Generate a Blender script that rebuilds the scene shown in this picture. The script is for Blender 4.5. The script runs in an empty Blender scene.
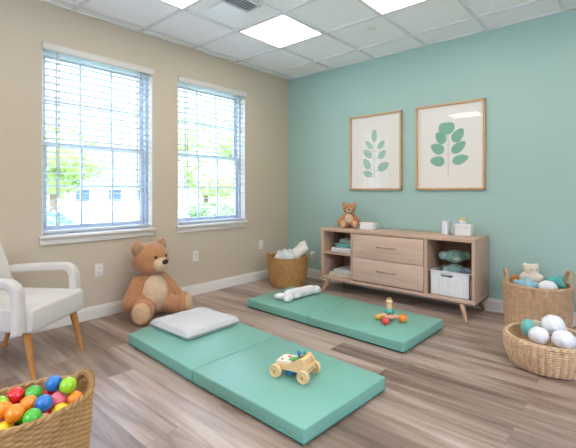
import bpy, bmesh, math, random
from mathutils import Vector, Matrix, Euler
random.seed(7)
SC = bpy.context.scene
COL = SC.collection
pi = math.pi

# ---------------------------------------------------------------- camera, sky, exposure
cd = bpy.data.cameras.new('camera'); cam = bpy.data.objects.new('camera', cd); COL.objects.link(cam)
cam.location = (3.653, -4.146, 1.147)
cam.rotation_euler = (pi/2, 0, math.radians(41.38))
cd.sensor_fit = 'HORIZONTAL'; cd.sensor_width = 36; cd.lens = 395/576*36
cd.shift_y = -33/576; cd.clip_start = .05; cd.clip_end = 300
SC.camera = cam
SC.view_settings.view_transform = 'Standard'; SC.view_settings.look = 'None'
SC.view_settings.gamma = 1; SC.view_settings.use_curve_mapping = False
SC.view_settings.exposure = -.24
try:
    SC.cycles.use_denoising = True
    SC.cycles.max_bounces = 10; SC.cycles.diffuse_bounces = 6; SC.cycles.transparent_max_bounces = 16
    SC.cycles.sample_clamp_indirect = 8
except Exception: pass
SKY = 20; PANEL = 9.5
wd = bpy.data.worlds.new('sky'); SC.world = wd; wd.use_nodes = True
nt = wd.node_tree; bg = nt.nodes['Background']
tc = nt.nodes.new('ShaderNodeTexCoord'); sx = nt.nodes.new('ShaderNodeSeparateXYZ'); rp = nt.nodes.new('ShaderNodeValToRGB')
rp.color_ramp.elements[0].position = .15; rp.color_ramp.elements[0].color = (.105, .118, .135, 1)
rp.color_ramp.elements[1].position = .6; rp.color_ramp.elements[1].color = (.64, .80, 1.12, 1)      # overcast: the zenith is the brightest part
nt.links.new(tc.outputs['Generated'], sx.inputs[0]); nt.links.new(sx.outputs[2], rp.inputs[0])
nt.links.new(rp.outputs[0], bg.inputs[0]); bg.inputs[1].default_value = SKY
for px_, py_, w, rot in ((-.2, -2.56, .98, (0, -pi/2, 0)), (-.2, -1.29, .96, (0, -pi/2, 0)), (2.3, -6.41, 2.4, (pi/2, 0, 0)), (5.61, -2.7, 2.2, (0, pi/2, 0))):   # sky portals in the left wall's window openings and the two added ones
    l = bpy.data.lights.new('window_portal', 'AREA'); l.shape = 'RECTANGLE'; l.size, l.size_y = (1.6, w) if rot[0] == 0 else (w, 1.6)
    l.cycles.is_portal = True
    o = bpy.data.objects.new('window_portal', l); COL.objects.link(o)
    o.location = (px_, py_, 1.58); o.rotation_euler = rot

# ---------------------------------------------------------------- materials
def lin(c):
    if isinstance(c, str): c = [int(c[i:i+2], 16)/255 for i in (0, 2, 4)]
    return tuple((v/12.92 if v <= .04045 else ((v+.055)/1.055)**2.4) for v in c) + (1,)
MATS = {}
def new_mat(name):
    m = bpy.data.materials.new(name); m.use_nodes = True
    n = m.node_tree.nodes; return m, m.node_tree, n['Principled BSDF']
def mapping(t, scale, coord='Object', rot=(0, 0, 0)):
    a = t.nodes.new('ShaderNodeTexCoord'); b = t.nodes.new('ShaderNodeMapping')
    b.inputs['Scale'].default_value = scale; b.inputs['Rotation'].default_value = rot
    t.links.new(a.outputs[coord], b.inputs[0]); return b.outputs[0]
def noise(t, vec, scale=1., detail=3, rough=.5, dist=0):
    n = t.nodes.new('ShaderNodeTexNoise'); n.inputs['Scale'].default_value = scale
    n.inputs['Detail'].default_value = detail; n.inputs['Roughness'].default_value = rough
    n.inputs['Distortion'].default_value = dist
    t.links.new(vec, n.inputs['Vector']); return n.outputs[0]
def ramp(t, fac, stops):
    r = t.nodes.new('ShaderNodeValToRGB'); e = r.color_ramp.elements
    while len(e) < len(stops): e.new(.5)
    for k, (p, c) in enumerate(stops): e[k].position = p; e[k].color = c
    t.links.new(fac, r.inputs[0]); return r.outputs[0]
def bump(t, b, h, strength=.3, dist=.002):
    n = t.nodes.new('ShaderNodeBump'); n.inputs['Strength'].default_value = strength; n.inputs['Distance'].default_value = dist
    t.links.new(h, n.inputs['Height']); t.links.new(n.outputs[0], b.inputs['Normal'])
def scl(c, k): return tuple(min(1, v*k) for v in c[:3]) + (1,)

def plain(name, c, rough=.5, var=.06, scale=6, bs=.1, bd=.001, bscale=None, metal=0, sheen=0, coat=0, spec=.5):
    if name in MATS: return MATS[name]
    m, t, b = new_mat(name); c = lin(c); v = mapping(t, (1, 1, 1))
    n = noise(t, v, scale)
    t.links.new(ramp(t, n, [(.3, scl(c, 1-var)), (.7, scl(c, 1+var))]), b.inputs['Base Color'])
    b.inputs['Roughness'].default_value = rough; b.inputs['Metallic'].default_value = metal
    b.inputs['Specular IOR Level'].default_value = spec
    if sheen: b.inputs['Sheen Weight'].default_value = sheen; b.inputs['Sheen Roughness'].default_value = .5
    if coat: b.inputs['Coat Weight'].default_value = coat
    if bs: bump(t, b, noise(t, v, bscale or scale*20, 2), bs, bd)
    MATS[name] = m; return m
def wood(name, c1, c2, stretch=(1.5, 22, 22), rough=.42, scale=1.6):
    if name in MATS: return MATS[name]
    m, t, b = new_mat(name); v = mapping(t, stretch)
    n = noise(t, v, scale, 5, .6, .5)
    t.links.new(ramp(t, n, [(.25, lin(c1)), (.5, lin([(int(c1[i:i+2], 16)+int(c2[i:i+2], 16))/510 for i in (0, 2, 4)])), (.75, lin(c2))]), b.inputs['Base Color'])
    b.inputs['Roughness'].default_value = rough
    bump(t, b, n, .08, .001)
    MATS[name] = m; return m
def fabric(name, c, scale=450, rough=.9, var=.05, sheen=.25, bs=.35):
    return plain(name, c, rough, var, 5, bs, .0015, scale, sheen=sheen, spec=.2)
def fur(name, c, var=.14):
    if name in MATS: return MATS[name]
    m, t, b = new_mat(name); c = lin(c); v = mapping(t, (1, 1, 1))
    n = noise(t, v, 38, 4, .65)
    t.links.new(ramp(t, n, [(.3, scl(c, 1-var)), (.7, scl(c, 1+var))]), b.inputs['Base Color'])
    b.inputs['Roughness'].default_value = .95; b.inputs['Sheen Weight'].default_value = .35
    b.inputs['Specular IOR Level'].default_value = .15
    bump(t, b, noise(t, v, 150, 3, .7), .55, .004)
    MATS[name] = m; return m
def glass_mat():
    m = bpy.data.materials.new('clear_glass'); m.use_nodes = True; t = m.node_tree; t.nodes.remove(t.nodes['Principled BSDF'])
    o = t.nodes['Material Output']; a = t.nodes.new('ShaderNodeBsdfTransparent'); g = t.nodes.new('ShaderNodeBsdfGlossy')
    g.inputs['Roughness'].default_value = .015; f = t.nodes.new('ShaderNodeLayerWeight'); f.inputs[0].default_value = .5
    p = t.nodes.new('ShaderNodeMath'); p.operation = 'POWER'; p.inputs[1].default_value = 5; t.links.new(f.outputs['Facing'], p.inputs[0])
    q = t.nodes.new('ShaderNodeMath'); q.operation = 'MULTIPLY_ADD'; q.inputs[1].default_value = .9; q.inputs[2].default_value = .03; t.links.new(p.outputs[0], q.inputs[0])
    mx = t.nodes.new('ShaderNodeMixShader'); t.links.new(q.outputs[0], mx.inputs[0]); t.links.new(a.outputs[0], mx.inputs[1])
    t.links.new(g.outputs[0], mx.inputs[2]); t.links.new(mx.outputs[0], o.inputs[0]); return m
GLASS = glass_mat()
def emit(name, c, s):
    m, t, b = new_mat(name); b.inputs['Base Color'].default_value = lin(c)
    b.inputs['Emission Color'].default_value = lin(c); b.inputs['Emission Strength'].default_value = s; return m
def floor_mat():
    m, t, b = new_mat('plank_floor'); v = mapping(t, (1, 1, 1))
    br = t.nodes.new('ShaderNodeTexBrick'); t.links.new(v, br.inputs['Vector'])
    br.offset = .37; br.offset_frequency = 2
    for k, x in (('Scale', 1), ('Mortar Size', .001), ('Mortar Smooth', .2), ('Bias', 0), ('Brick Width', 1.22), ('Row Height', .18)): br.inputs[k].default_value = x
    br.inputs['Color1'].default_value = (0, 0, 0, 1); br.inputs['Color2'].default_value = (1, 1, 1, 1); br.inputs['Mortar'].default_value = (.5, .5, .5, 1)
    # per-plank shift of the grain
    cb = t.nodes.new('ShaderNodeVectorMath'); cb.operation = 'MULTIPLY_ADD'; cb.inputs[1].default_value = (7, 13, 0)
    t.links.new(br.outputs['Color'], cb.inputs[0]); t.links.new(v, cb.inputs[2])
    mp = t.nodes.new('ShaderNodeMapping'); mp.inputs['Scale'].default_value = (.7, 9, 1); t.links.new(cb.outputs[0], mp.inputs[0])
    g1 = noise(t, mp.outputs[0], 1.3, 5, .6, .6)
    mp2 = t.nodes.new('ShaderNodeMapping'); mp2.inputs['Scale'].default_value = (3, 70, 1); t.links.new(cb.outputs[0], mp2.inputs[0])
    g2 = noise(t, mp2.outputs[0], 2, 3, .6)
    ad = t.nodes.new('ShaderNodeMath'); ad.operation = 'MULTIPLY_ADD'; ad.inputs[1].default_value = .22; t.links.new(br.outputs['Color'], ad.inputs[0]); t.links.new(g1, ad.inputs[2])
    ad2 = t.nodes.new('ShaderNodeMath'); ad2.operation = 'MULTIPLY_ADD'; ad2.inputs[1].default_value = .16; t.links.new(g2, ad2.inputs[0]); t.links.new(ad.outputs[0], ad2.inputs[2])
    c = ramp(t, ad2.outputs[0], [(.42, lin('59473b')), (.62, lin('86705f')), (.8, lin('a59080')), (1.0, lin('bfad9c'))])
    mx = t.nodes.new('ShaderNodeMix'); mx.data_type = 'RGBA'; t.links.new(br.outputs['Fac'], mx.inputs[0]); t.links.new(c, mx.inputs[6]); mx.inputs[7].default_value = lin('6a5a4e')
    t.links.new(mx.outputs[2], b.inputs['Base Color'])
    b.inputs['Roughness'].default_value = .33; b.inputs['Specular IOR Level'].default_value = .5
    bump(t, b, g2, .06, .001); return m
def wicker(name, c1, c2, rough=.6):
    if name in MATS: return MATS[name]
    m, t, b = new_mat(name); v = mapping(t, (1, 1, 1)); n = noise(t, v, 24, 4, .7)
    t.links.new(ramp(t, n, [(.3, lin(c1)), (.7, lin(c2))]), b.inputs['Base Color'])
    b.inputs['Roughness'].default_value = rough; bump(t, b, noise(t, v, 260, 3), .3, .001); MATS[name] = m; return m

M_WALL = plain('beige_paint', 'c6b8a3', .85, .01, 2, .06, .0006, 180)
M_GREEN = plain('sage_green_paint', 'a0bdb4', .45, .01, 2, .06, .0006, 180)
M_CEIL = plain('ceiling_tile', 'f4f4f2', .95, .03, 60, .4, .0015, 220)
M_TBAR = plain('ceiling_grid_metal', 'dcdcda', .6, .01)
M_TRIM = plain('white_trim_paint', 'e3dfd8', .4, .01)
M_VINYL = plain('white_vinyl', 'bec9d5', .4, .01)
M_SLAT = plain('white_slat', 'c0c4c8', .45, .01, bs=0)
M_DWOOD = wood('pale_oak_veneer', 'b4937b', 'c9ab94')
M_DWOODZ = wood('pale_oak_upright', 'b4937b', 'c9ab94', (22, 22, 1.5))
M_DARKIN = wood('oak_back_board', '8d6a4e', 'a17c5e')
M_FRAMEW = wood('frame_oak', 'bd9268', 'd2aa80', (12, 12, 12))
M_LEGW = wood('honey_oak_leg', 'ab6f35', 'c58a4c', (22, 22, 2))
M_TOYW = wood('beech_toy', 'd9b27a', 'ebcb98', (8, 20, 20))
M_UPH = fabric('cream_upholstery', 'cec8be', 380)
M_MAT = plain('mint_vinyl_mat', '6fa38f', .4, .02, 3, .15, .0006, 300, spec=.65)
M_MATSEAM = plain('mint_seam', '579a84', .6, .02)
M_BLACK = plain('matte_black', '1e2422', .8, .02)
M_PILLOW = fabric('cream_pillow', 'c1bdb9', 300)
M_METAL = plain('brushed_handle_metal', '8c837a', .35, .02, metal=.8)
M_WHITEP = plain('white_plastic', 'dcdbd8', .45, .01)
M_DARK = plain('dark_slot', '3a3b3b', .8, .01)

# ---------------------------------------------------------------- mesh helpers
def link(name, me, m, parent=None, smooth=True, loc=None, rot=None):
    if isinstance(me, bmesh.types.BMesh):
        bm = me; bmesh.ops.recalc_face_normals(bm, faces=bm.faces); me = bpy.data.meshes.new(name); bm.to_mesh(me); bm.free()
    for mm in (m if isinstance(m, (list, tuple)) else [m]): me.materials.append(mm)
    if smooth:
        me.polygons.foreach_set('use_smooth', [True]*len(me.polygons))
        try: me.set_sharp_from_angle(angle=math.radians(38))
        except Exception: pass
    o = bpy.data.objects.new(name, me); COL.objects.link(o)
    if parent: o.parent = parent
    if loc: o.location = loc
    if rot: o.rotation_euler = rot
    return o
def tag(o, label=None, cat=None, group=None, kind=None):
    if label: o['label'] = label
    if cat: o['category'] = cat
    if group: o['group'] = group
    if kind: o['kind'] = kind
    return o
def thing(name, label, cat, loc=(0, 0, 0), rz=0, group=None):
    o = bpy.data.objects.new(name, None); COL.objects.link(o); o.location = loc; o.rotation_euler = (0, 0, rz); o.empty_display_size = .1
    return tag(o, label, cat, group)
def struct(name, me, m, parent=None, smooth=False):
    o = link(name, me, m, parent, smooth)
    if not parent: o['kind'] = 'structure'
    return o
def box(bm, a, b, bev=0, seg=2, M=None):
    """box between opposite corners a and b"""
    r = bmesh.ops.create_cube(bm, size=1)['verts']
    for v in r:
        v.co = Vector([(a[i]+b[i])/2 + v.co[i]*(b[i]-a[i]) for i in range(3)])
        if M: v.co = M @ v.co
    if bev:
        es = list({e for v in r for e in v.link_edges})
        bmesh.ops.bevel(bm, geom=es, offset=bev, segments=seg, affect='EDGES', profile=.5)
    return bm
def B(a, b, bev=0, seg=2, M=None): return box(bmesh.new(), a, b, bev, seg, M)
def hexa(pts, z0, z1, bev, seg=3):
    """slab over a quad outline"""
    bm = bmesh.new(); v0 = [bm.verts.new((p[0], p[1], z0)) for p in pts]; v1 = [bm.verts.new((p[0], p[1], z1)) for p in pts]
    bm.faces.new(v0[::-1]); bm.faces.new(v1)
    for i in range(4): j = (i+1) % 4; bm.faces.new((v0[i], v0[j], v1[j], v1[i]))
    if bev: bmesh.ops.bevel(bm, geom=bm.edges[:], offset=bev, segments=seg, affect='EDGES', profile=.5)
    return bm
def ell(bm, c, r, rot=(0, 0, 0), u=24, v=16):
    if isinstance(r, (int, float)): r = (r, r, r)
    M = Matrix.Translation(c) @ Euler(rot).to_matrix().to_4x4() @ Matrix.Diagonal((*r, 1))
    bmesh.ops.create_uvsphere(bm, u_segments=u, v_segments=v, radius=1, matrix=M); return bm
def E_(c, r, rot=(0, 0, 0), u=24, v=16): return ell(bmesh.new(), c, r, rot, u, v)
def cap(bm, a, b, ra, rb, n=7):
    a, b = Vector(a), Vector(b)
    for i in range(n+1):
        t = i/n; ell(bm, a.lerp(b, t), ra+(rb-ra)*t, u=16, v=10)
    return bm
def cyl(bm, a, b, ra, rb=None, seg=20, cap_=True):
    a, b = Vector(a), Vector(b); rb = ra if rb is None else rb; d = b-a
    q = d.to_track_quat('Z', 'Y').to_matrix().to_4x4()
    bmesh.ops.create_cone(bm, cap_ends=cap_, segments=seg, radius1=ra, radius2=rb, depth=d.length, matrix=Matrix.Translation((a+b)/2) @ q); return bm
def tube(bm, pts, r, seg=10, closed=False):
    pts = [Vector(p) for p in pts]; n = len(pts); rings = []
    up = None
    for i, p in enumerate(pts):
        if closed: d = pts[(i+1) % n]-pts[i-1]
        else: d = pts[min(i+1, n-1)]-pts[max(i-1, 0)]
        d.normalize()
        if up is None: up = d.orthogonal().normalized()
        up = (up-d*up.dot(d)).normalized(); s = d.cross(up)
        rr = r[i] if isinstance(r, (list, tuple)) else r
        rings.append([bm.verts.new(p+(up*math.cos(2*pi*k/seg)+s*math.sin(2*pi*k/seg))*rr) for k in range(seg)])
    for i in range(n if closed else n-1):
        A, Bq = rings[i], rings[(i+1) % n]
        for k in range(seg):
            j = (k+1) % seg; bm.faces.new((A[k], A[j], Bq[j], Bq[k]))
    if not closed: bm.faces.new(rings[0][::-1]); bm.faces.new(rings[-1])
    return bm
def lathe(prof, seg=40, sx=1, sy=1):
    bm = bmesh.new(); rings = []
    for r, z in prof:
        rings.append([bm.verts.new((r*math.cos(2*pi*k/seg)*sx, r*math.sin(2*pi*k/seg)*sy, z)) for k in range(seg)] if r > 1e-5 else [bm.verts.new((0, 0, z))])
    for A, C in zip(rings, rings[1:]):
        for k in range(seg):
            j = (k+1) % seg
            if len(A) == 1 and len(C) == 1: continue
            if len(A) == 1: bm.faces.new((A[0], C[j], C[k]))
            elif len(C) == 1: bm.faces.new((A[k], A[j], C[0]))
            else: bm.faces.new((A[k], A[j], C[j], C[k]))
    return bm
def ribbon(path, ha, hb, y=0, n=16, power=4.5):
    """sweep a rounded-rectangle section along an (x,z) path; ha in-plane half thickness, hb half width along y"""
    bm = bmesh.new(); rings = []; N = len(path)
    for i, (x, z) in enumerate(path):
        p0, p1 = path[max(i-1, 0)], path[min(i+1, N-1)]
        d = Vector((p1[0]-p0[0], p1[1]-p0[1])).normalized(); nx, nz = -d[1], d[0]
        h = ha[i] if isinstance(ha, (list, tuple)) else ha
        ring = []
        for k in range(n):
            t = 2*pi*(k+.5)/n; c, s = math.cos(t), math.sin(t)
            a = math.copysign(abs(c)**(2/power), c)*h; b_ = math.copysign(abs(s)**(2/power), s)*hb
            ring.append(bm.verts.new((x+nx*a, y+b_, z+nz*a)))
        rings.append(ring)
    for A, C in zip(rings, rings[1:]):
        for k in range(n): j = (k+1) % n; bm.faces.new((A[k], A[j], C[j], C[k]))
    bm.faces.new(rings[0][::-1]); bm.faces.new(rings[-1]); return bm
def fuse(bm, voxel, smooth=6, fac=.5, rough=0):
    """melt overlapping blobs into one continuous skin"""
    me = bpy.data.meshes.new('tmp'); bm.to_mesh(me); bm.free(); o = bpy.data.objects.new('tmp', me); COL.objects.link(o)
    a = o.modifiers.new('r', 'REMESH'); a.mode = 'VOXEL'; a.voxel_size = voxel
    s = o.modifiers.new('s', 'SMOOTH'); s.iterations = smooth; s.factor = fac
    dg = bpy.context.evaluated_depsgraph_get(); dg.update()
    r = bpy.data.meshes.new_from_object(o.evaluated_get(dg)); bpy.data.objects.remove(o); bpy.data.meshes.remove(me)
    if rough:
        for v in r.vertices: v.co += v.normal*random.uniform(-rough, rough)
    return r
def cushion(hx, hy, hz, n=26, p=4, q=.5, pinch=.04, seed=0, wr=.003):
    """pillow: fat in the middle, thin at the seam, soft corners"""
    bm = bmesh.new(); rnd = random.Random(seed); ph = [rnd.uniform(0, 6) for _ in range(6)]
    def pt(i, j, s):
        u, v = -1+2*i/n, -1+2*j/n
        t = (max(0, 1-abs(u)**p)**q)*(max(0, 1-abs(v)**p)**q)
        k = 1-pinch*(1-v*v if abs(u) > abs(v) else 1-u*u)*max(abs(u), abs(v))**3
        w = wr*(math.sin(5*u+ph[0]+3*v)+math.sin(7*v+ph[1]-4*u)+.5*math.sin(13*u*v+ph[2]))*t
        return (u*hx*k, v*hy*k, s*hz*t + (w if s > 0 else 0))
    top = [[bm.verts.new(pt(i, j, 1)) for j in range(n+1)] for i in range(n+1)]
    bot = [[top[i][j] if i in (0, n) or j in (0, n) else bm.verts.new(pt(i, j, -1)) for j in range(n+1)] for i in range(n+1)]
    for g, f in ((top, 0), (bot, 1)):
        for i in range(n):
            for j in range(n):
                q4 = (g[i][j], g[i+1][j], g[i+1][j+1], g[i][j+1]); bm.faces.new(q4[::-1] if f else q4)
    return bm
def towel(hx, hy, h, layers=3, seed=0):
    """folded cloth: stacked rounded layers joined at one fold"""
    bm = bmesh.new(); rnd = random.Random(seed); t = h/layers
    for k in range(layers):
        dx, dy = rnd.uniform(-.006, .006), rnd.uniform(-.006, .006)
        box(bm, (-hx+dx, -hy+dy, k*t+.0005), (hx+dx, hy+dy, (k+1)*t), t*.42, 3)
    return bm

# ---------------------------------------------------------------- room shell
XR, YF, H = 5.4, -6.2, 2.7
WIN = ((-3.05, -2.065), (-1.772, -.808)); WZ0, WZ1 = .775, 2.36; T = .2
struct('floor', B((-.2, YF-.2, -.12), (XR+.2, .2, 0)), floor_mat())
struct('ceiling', B((-.2, YF-.2, H+.012), (XR+.2, .2, H+.15)), M_CEIL)
bm = bmesh.new()
def wseg(y0, y1, z0, z1): box(bm, (-T, y0, z0), (0, y1, z1))
wseg(YF, WIN[0][0], 0, H+.012); wseg(WIN[0][1], WIN[1][0], 0, H+.012); wseg(WIN[1][1], 0, 0, H+.012)
for y0, y1 in WIN: wseg(y0, y1, 0, WZ0); wseg(y0, y1, WZ1, H+.012)
struct('wall_left', bm, M_WALL)
struct('wall_back', B((-T, 0, 0), (XR+.2, .2, H+.012)), M_GREEN)
bm = bmesh.new()
for y0, y1, z0, z1 in ((YF, -3.8, 0, H+.012), (-1.6, 0, 0, H+.012), (-3.8, -1.6, 0, .78), (-3.8, -1.6, 2.38, H+.012)): box(bm, (XR, y0, z0), (XR+.2, y1, z1))
struct('wall_right', bm, M_WALL)
bm = bmesh.new()
for x0, x1, z0, z1 in ((-T, 1.1, 0, H+.012), (3.5, XR+.2, 0, H+.012), (1.1, 3.5, 0, .78), (1.1, 3.5, 2.38, H+.012)): box(bm, (x0, YF-.2, z0), (x1, YF, z1))
struct('wall_front', bm, M_WALL)
def board(a, b, axis):
    bm = B(a, b, .004, 1); return bm
def baseboard(name, x0, y0, x1, y1):
    bm = bmesh.new(); box(bm, (x0, y0, 0), (x1, y1, .095), .003, 1)
    # rounded cap
    cxs = (min(x0, x1), max(x0, x1)); 
    if abs(x1-x0) < abs(y1-y0): box(bm, (x0, y0, .093), (x0+(x1-x0)*.6, y1, .115), .003, 1)
    else: box(bm, (x0, y0, .093), (x1, y0+(y1-y0)*.6, .115), .003, 1)
    struct(name, bm, M_TRIM)
baseboard('baseboard_left', 0, YF, .016, 0)
baseboard('baseboard_back', .016, 0, XR, -.016)
baseboard('baseboard_right', XR, YF, XR-.016, -.016)
baseboard('baseboard_front', .016, YF, XR-.016, YF+.016)
# suspended ceiling grid
bm = bmesh.new(); gw = .012
gx = [.13+.611*k for k in range(9)]; gy = [-.37-.611*k for k in range(10)]
for x in gx: box(bm, (x-gw, YF, H-.002), (x+gw, 0, H+.014))
for y in gy: box(bm, (0, y-gw, H-.0025), (XR, y+gw, H+.0135))
box(bm, (0, YF, H-.001), (.02, 0, H+.014)); box(bm, (0, -.02, H-.001), (XR, 0, H+.014))
struct('trim_1', bm, M_TBAR)
# windows: jamb liner, two sashes with muntins and glass, stool and apron
def window(n, y0, y1):
    w = bpy.data.objects.new('window_%d' % n, None); COL.objects.link(w); w['kind'] = 'structure'
    z0, z1 = WZ0, WZ1; bm = bmesh.new()
    for a, b in ((y0, y0+.035), (y1-.035, y1)): box(bm, (-.175, a, z0), (-.075, b, z1), .003, 1)
    box(bm, (-.174, y0+.034, z1-.035), (-.076, y1-.034, z1), .003, 1); box(bm, (-.174, y0+.034, z0), (-.076, y1-.034, z0+.035), .003, 1)
    link('window_frame', bm, M_VINYL, w)
    bm = bmesh.new()                                      # drywall-return liner, white
    box(bm, (-.075, y1-.006, z0), (0, y1, z1)); box(bm, (-.075, y0, z0), (0, y0+.006, z1)); box(bm, (-.075, y0, z1-.006), (0, y1, z1))
    link('jamb_liner', bm, M_TRIM, w, smooth=False)
    zm = 1.545; a, b = y0+.035, y1-.035
    for lo, hi, xo in ((z0+.035, zm+.022, -.115), (zm-.022, z1-.035, -.145)):
        bm = bmesh.new(); s = .034
        box(bm, (xo-.014, a, lo), (xo+.014, a+s, hi), .003, 1); box(bm, (xo-.014, b-s, lo), (xo+.014, b, hi), .003, 1)
        box(bm, (xo-.013, a+s-.001, lo), (xo+.013, b-s+.001, lo+s+.006), .003, 1); box(bm, (xo-.013, a+s-.001, hi-s-.006), (xo+.013, b-s+.001, hi), .003, 1)
        for k in (1, 2): yy = a+s+(b-a-2*s)*k/3; box(bm, (xo-.008, yy-.009, lo+s), (xo+.008, yy+.009, hi-s))
        zz = (lo+hi)/2; box(bm, (xo-.0085, a+s, zz-.009), (xo+.0085, b-s, zz+.009))
        sash = link('sash', bm, M_VINYL, w)
        link('pane', B((xo-.002, a+s-.004, lo+s), (xo+.002, b-s+.004, hi-s)), GLASS, sash, smooth=False)
    bm = bmesh.new()
    box(bm, (-.075, y0, z0-.02), (0, y1, z0+.004), .002, 1)
    box(bm, (.0, y0-.025, z0-.02), (.045, y1+.018, z0+.004), .006, 2)
    link('window_sill', bm, M_TRIM, w)
    link('apron', B((0, y0-.015, z0-.075), (.016, y1+.01, z0-.02), .004, 2), M_TRIM, w)
window(1, *WIN[0]); window(2, *WIN[1])
def added_window(n, M, w):
    o = bpy.data.objects.new('window_%d' % n, None); COL.objects.link(o); o['kind'] = 'structure'; bm = bmesh.new()
    for a, b in (((-w/2, .78), (-w/2+.05, 2.38)), ((w/2-.05, .78), (w/2, 2.38)), ((-w/2, .78), (w/2, .83)), ((-w/2, 2.33), (w/2, 2.38)), ((-.025, .78), (.025, 2.38)), ((-w/2, 1.56), (w/2, 1.6))): box(bm, (a[0], -.03, a[1]), (b[0], .03, b[1]), M=M)
    link('window_frame', bm, M_VINYL, o, smooth=False)
    link('pane', B((-w/2+.05, -.003, .83), (w/2-.05, .003, 2.33), M=M), GLASS, o, smooth=False)
added_window(3, Matrix.Translation((2.3, YF-.1, 0)), 2.4)  # unseen window added in the front wall to bring in fill daylight
added_window(4, Matrix.Translation((XR+.1, -2.7, 0)) @ Matrix.Rotation(pi/2, 4, 'Z'), 2.2)  # second unseen window, added for more daylight from the right wall

def blind(y0, y1, label):
    t = thing('window_blind', label, 'blind', (0, (y0+y1)/2, WZ1)); hw = (y1-y0)/2
    bm = bmesh.new(); box(bm, (.001, -hw-.003, -.05), (.028, hw+.003, .006), .004, 2); box(bm, (.001, -hw-.005, .002), (.032, hw+.005, .01), .003, 1)
    link('valance', bm, plain('valance_offwhite', 'd3cec6', .5, .01), t)
    link('headrail', B((-.055, -hw+.008, -.045), (-.004, hw-.008, -.007), .003, 1), M_SLAT, t)
    bm = bmesh.new(); z = -.075
    while z > -(WZ1-WZ0)+.06:
        # slightly crowned slat, tilted a touch
        vs = []
        for k in range(5):
            u = -1+k/2; x = -.034+u*.024; zz = z+.0025*(1-u*u)+u*.003
            vs.append((x, zz))
        for s in (0, 1): pass
        top = [[bm.verts.new((x, y, zz+.0012)) for x, zz in vs] for y in (-hw+.012, hw-.012)]
        bot = [[bm.verts.new((x, y, zz-.0012)) for x, zz in vs] for y in (-hw+.012, hw-.012)]
        for k in range(4):
            bm.faces.new((top[0][k], top[0][k+1], top[1][k+1], top[1][k])); bm.faces.new((bot[0][k], bot[1][k], bot[1][k+1], bot[0][k+1]))
        for g in (0, 1):
            for k in range(4): bm.faces.new((top[g][k], top[g][k+1], bot[g][k+1], bot[g][k]))
        for k in (0, 4): bm.faces.new((top[0][k], top[1][k], bot[1][k], bot[0][k]))
        z -= .058
    link('slats', bm, M_SLAT, t)
    zb = -(WZ1-WZ0)+.03
    link('bottom_rail', B((-.058, -hw+.012, zb-.012), (-.01, hw-.012, zb+.01), .003, 1), M_SLAT, t)
    for yy in (-hw+.13, hw-.13):
        bm = bmesh.new()
        for x in (-.0595, -.0085): box(bm, (x-.0008, yy-.006, zb), (x+.0008, yy+.006, -.04))
        link('ladder_tape', bm, M_SLAT, t, smooth=False)
    link('tilt_wand', cyl(bmesh.new(), (-.003, -hw+.1, -.05), (-.001, -hw+.1, -.8), .0035, seg=8), M_WHITEP, t)
blind(*WIN[0], 'white horizontal slat blind in the window nearer the armchair')
blind(*WIN[1], 'white horizontal slat blind in the window nearer the green wall')

# ---------------------------------------------------------------- ceiling fixtures
M_LENS = emit('light_panel_lens', (1, .965, .935), PANEL)
def ceiling_light(i, j, label):
    x0, y1 = .13+.611*i, -.37-.611*j; x1, y0 = x0+.611, y1-.611; c = ((x0+x1)/2, (y0+y1)/2)
    t = thing('ceiling_light', label, 'ceiling light', (c[0], c[1], H), 0, 'flat square ceiling light panels'); h = .2935; bm = bmesh.new()
    for a, b in (((-h, -h), (h, -h+.012)), ((-h, h-.012), (h, h)), ((-h, -h), (-h+.012, h)), ((h-.012, -h), (h, h))): box(bm, (a[0], a[1], -.006), (b[0], b[1], .01))
    link('frame', bm, M_TRIM, t, smooth=False)
    link('diffuser', B((-h+.012, -h+.012, -.002), (h-.012, h-.012, .008)), M_LENS, t, smooth=False)
ADDED_PANEL = 'added unseen square ceiling light panel over the camera side of the room'  # panels out of view, added to brighten the room
for i, j, l in ((1, 1, 'square lit ceiling panel nearest the corner, over the windows'), (3, 1, 'square lit ceiling panel at the top edge, above the framed prints'),
                (1, 3, 'square lit ceiling panel cut by the top edge, beyond the air vent'), (3, 3, ADDED_PANEL), (5, 1, ADDED_PANEL), (5, 3, ADDED_PANEL), (1, 6, ADDED_PANEL), (3, 6, ADDED_PANEL), (5, 6, ADDED_PANEL), (7, 3, ADDED_PANEL), (7, 6, ADDED_PANEL)):
    ceiling_light(i, j, l)
t = thing('ceiling_vent', 'square ceiling air vent, half white and half grey louvers', 'vent', (1.115, -1.94, H))
link('cover_plate', B((-.2, -.13, -.012), (.006, .13, .008), .004, 1), plain('vent_white', 'f2f4f6', .5, .01), t)['label'] = 'blank white half of the vent'
bm = bmesh.new()
for a, b in (((.01, -.4), (.18, -.388)), ((.01, .118), (.18, .13)), ((.01, -.4), (.022, .13)), ((.168, -.4), (.18, .13))): box(bm, (a[0], a[1], -.01), (b[0], b[1], .006))
link('vent_frame', bm, M_TBAR, t, smooth=False)
bm = bmesh.new()
for k in range(15):
    y = -.37+k*.033; box(bm, (.02, -.016, -.0012), (.17, .012, .0012), M=Matrix.Translation((0, y, -.003)) @ Matrix.Rotation(math.radians(28), 4, 'X'))
link('louvers', bm, plain('vent_grey', 'c6c9ca', .6, .01), t, smooth=False)
link('backing', B((.015, -.395, .003), (.175, .125, .009)), plain('duct_grey', '94979a', .8, .01), t, smooth=False)
tag(link('sprinkler_head', lathe([(0, -.006), (.03, -.006), (.034, -.001), (.034, .002)], 20), M_TRIM, loc=(1.75, -.77, H)), 'tiny round white ceiling disc between two light panels', 'sprinkler cover')

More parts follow.
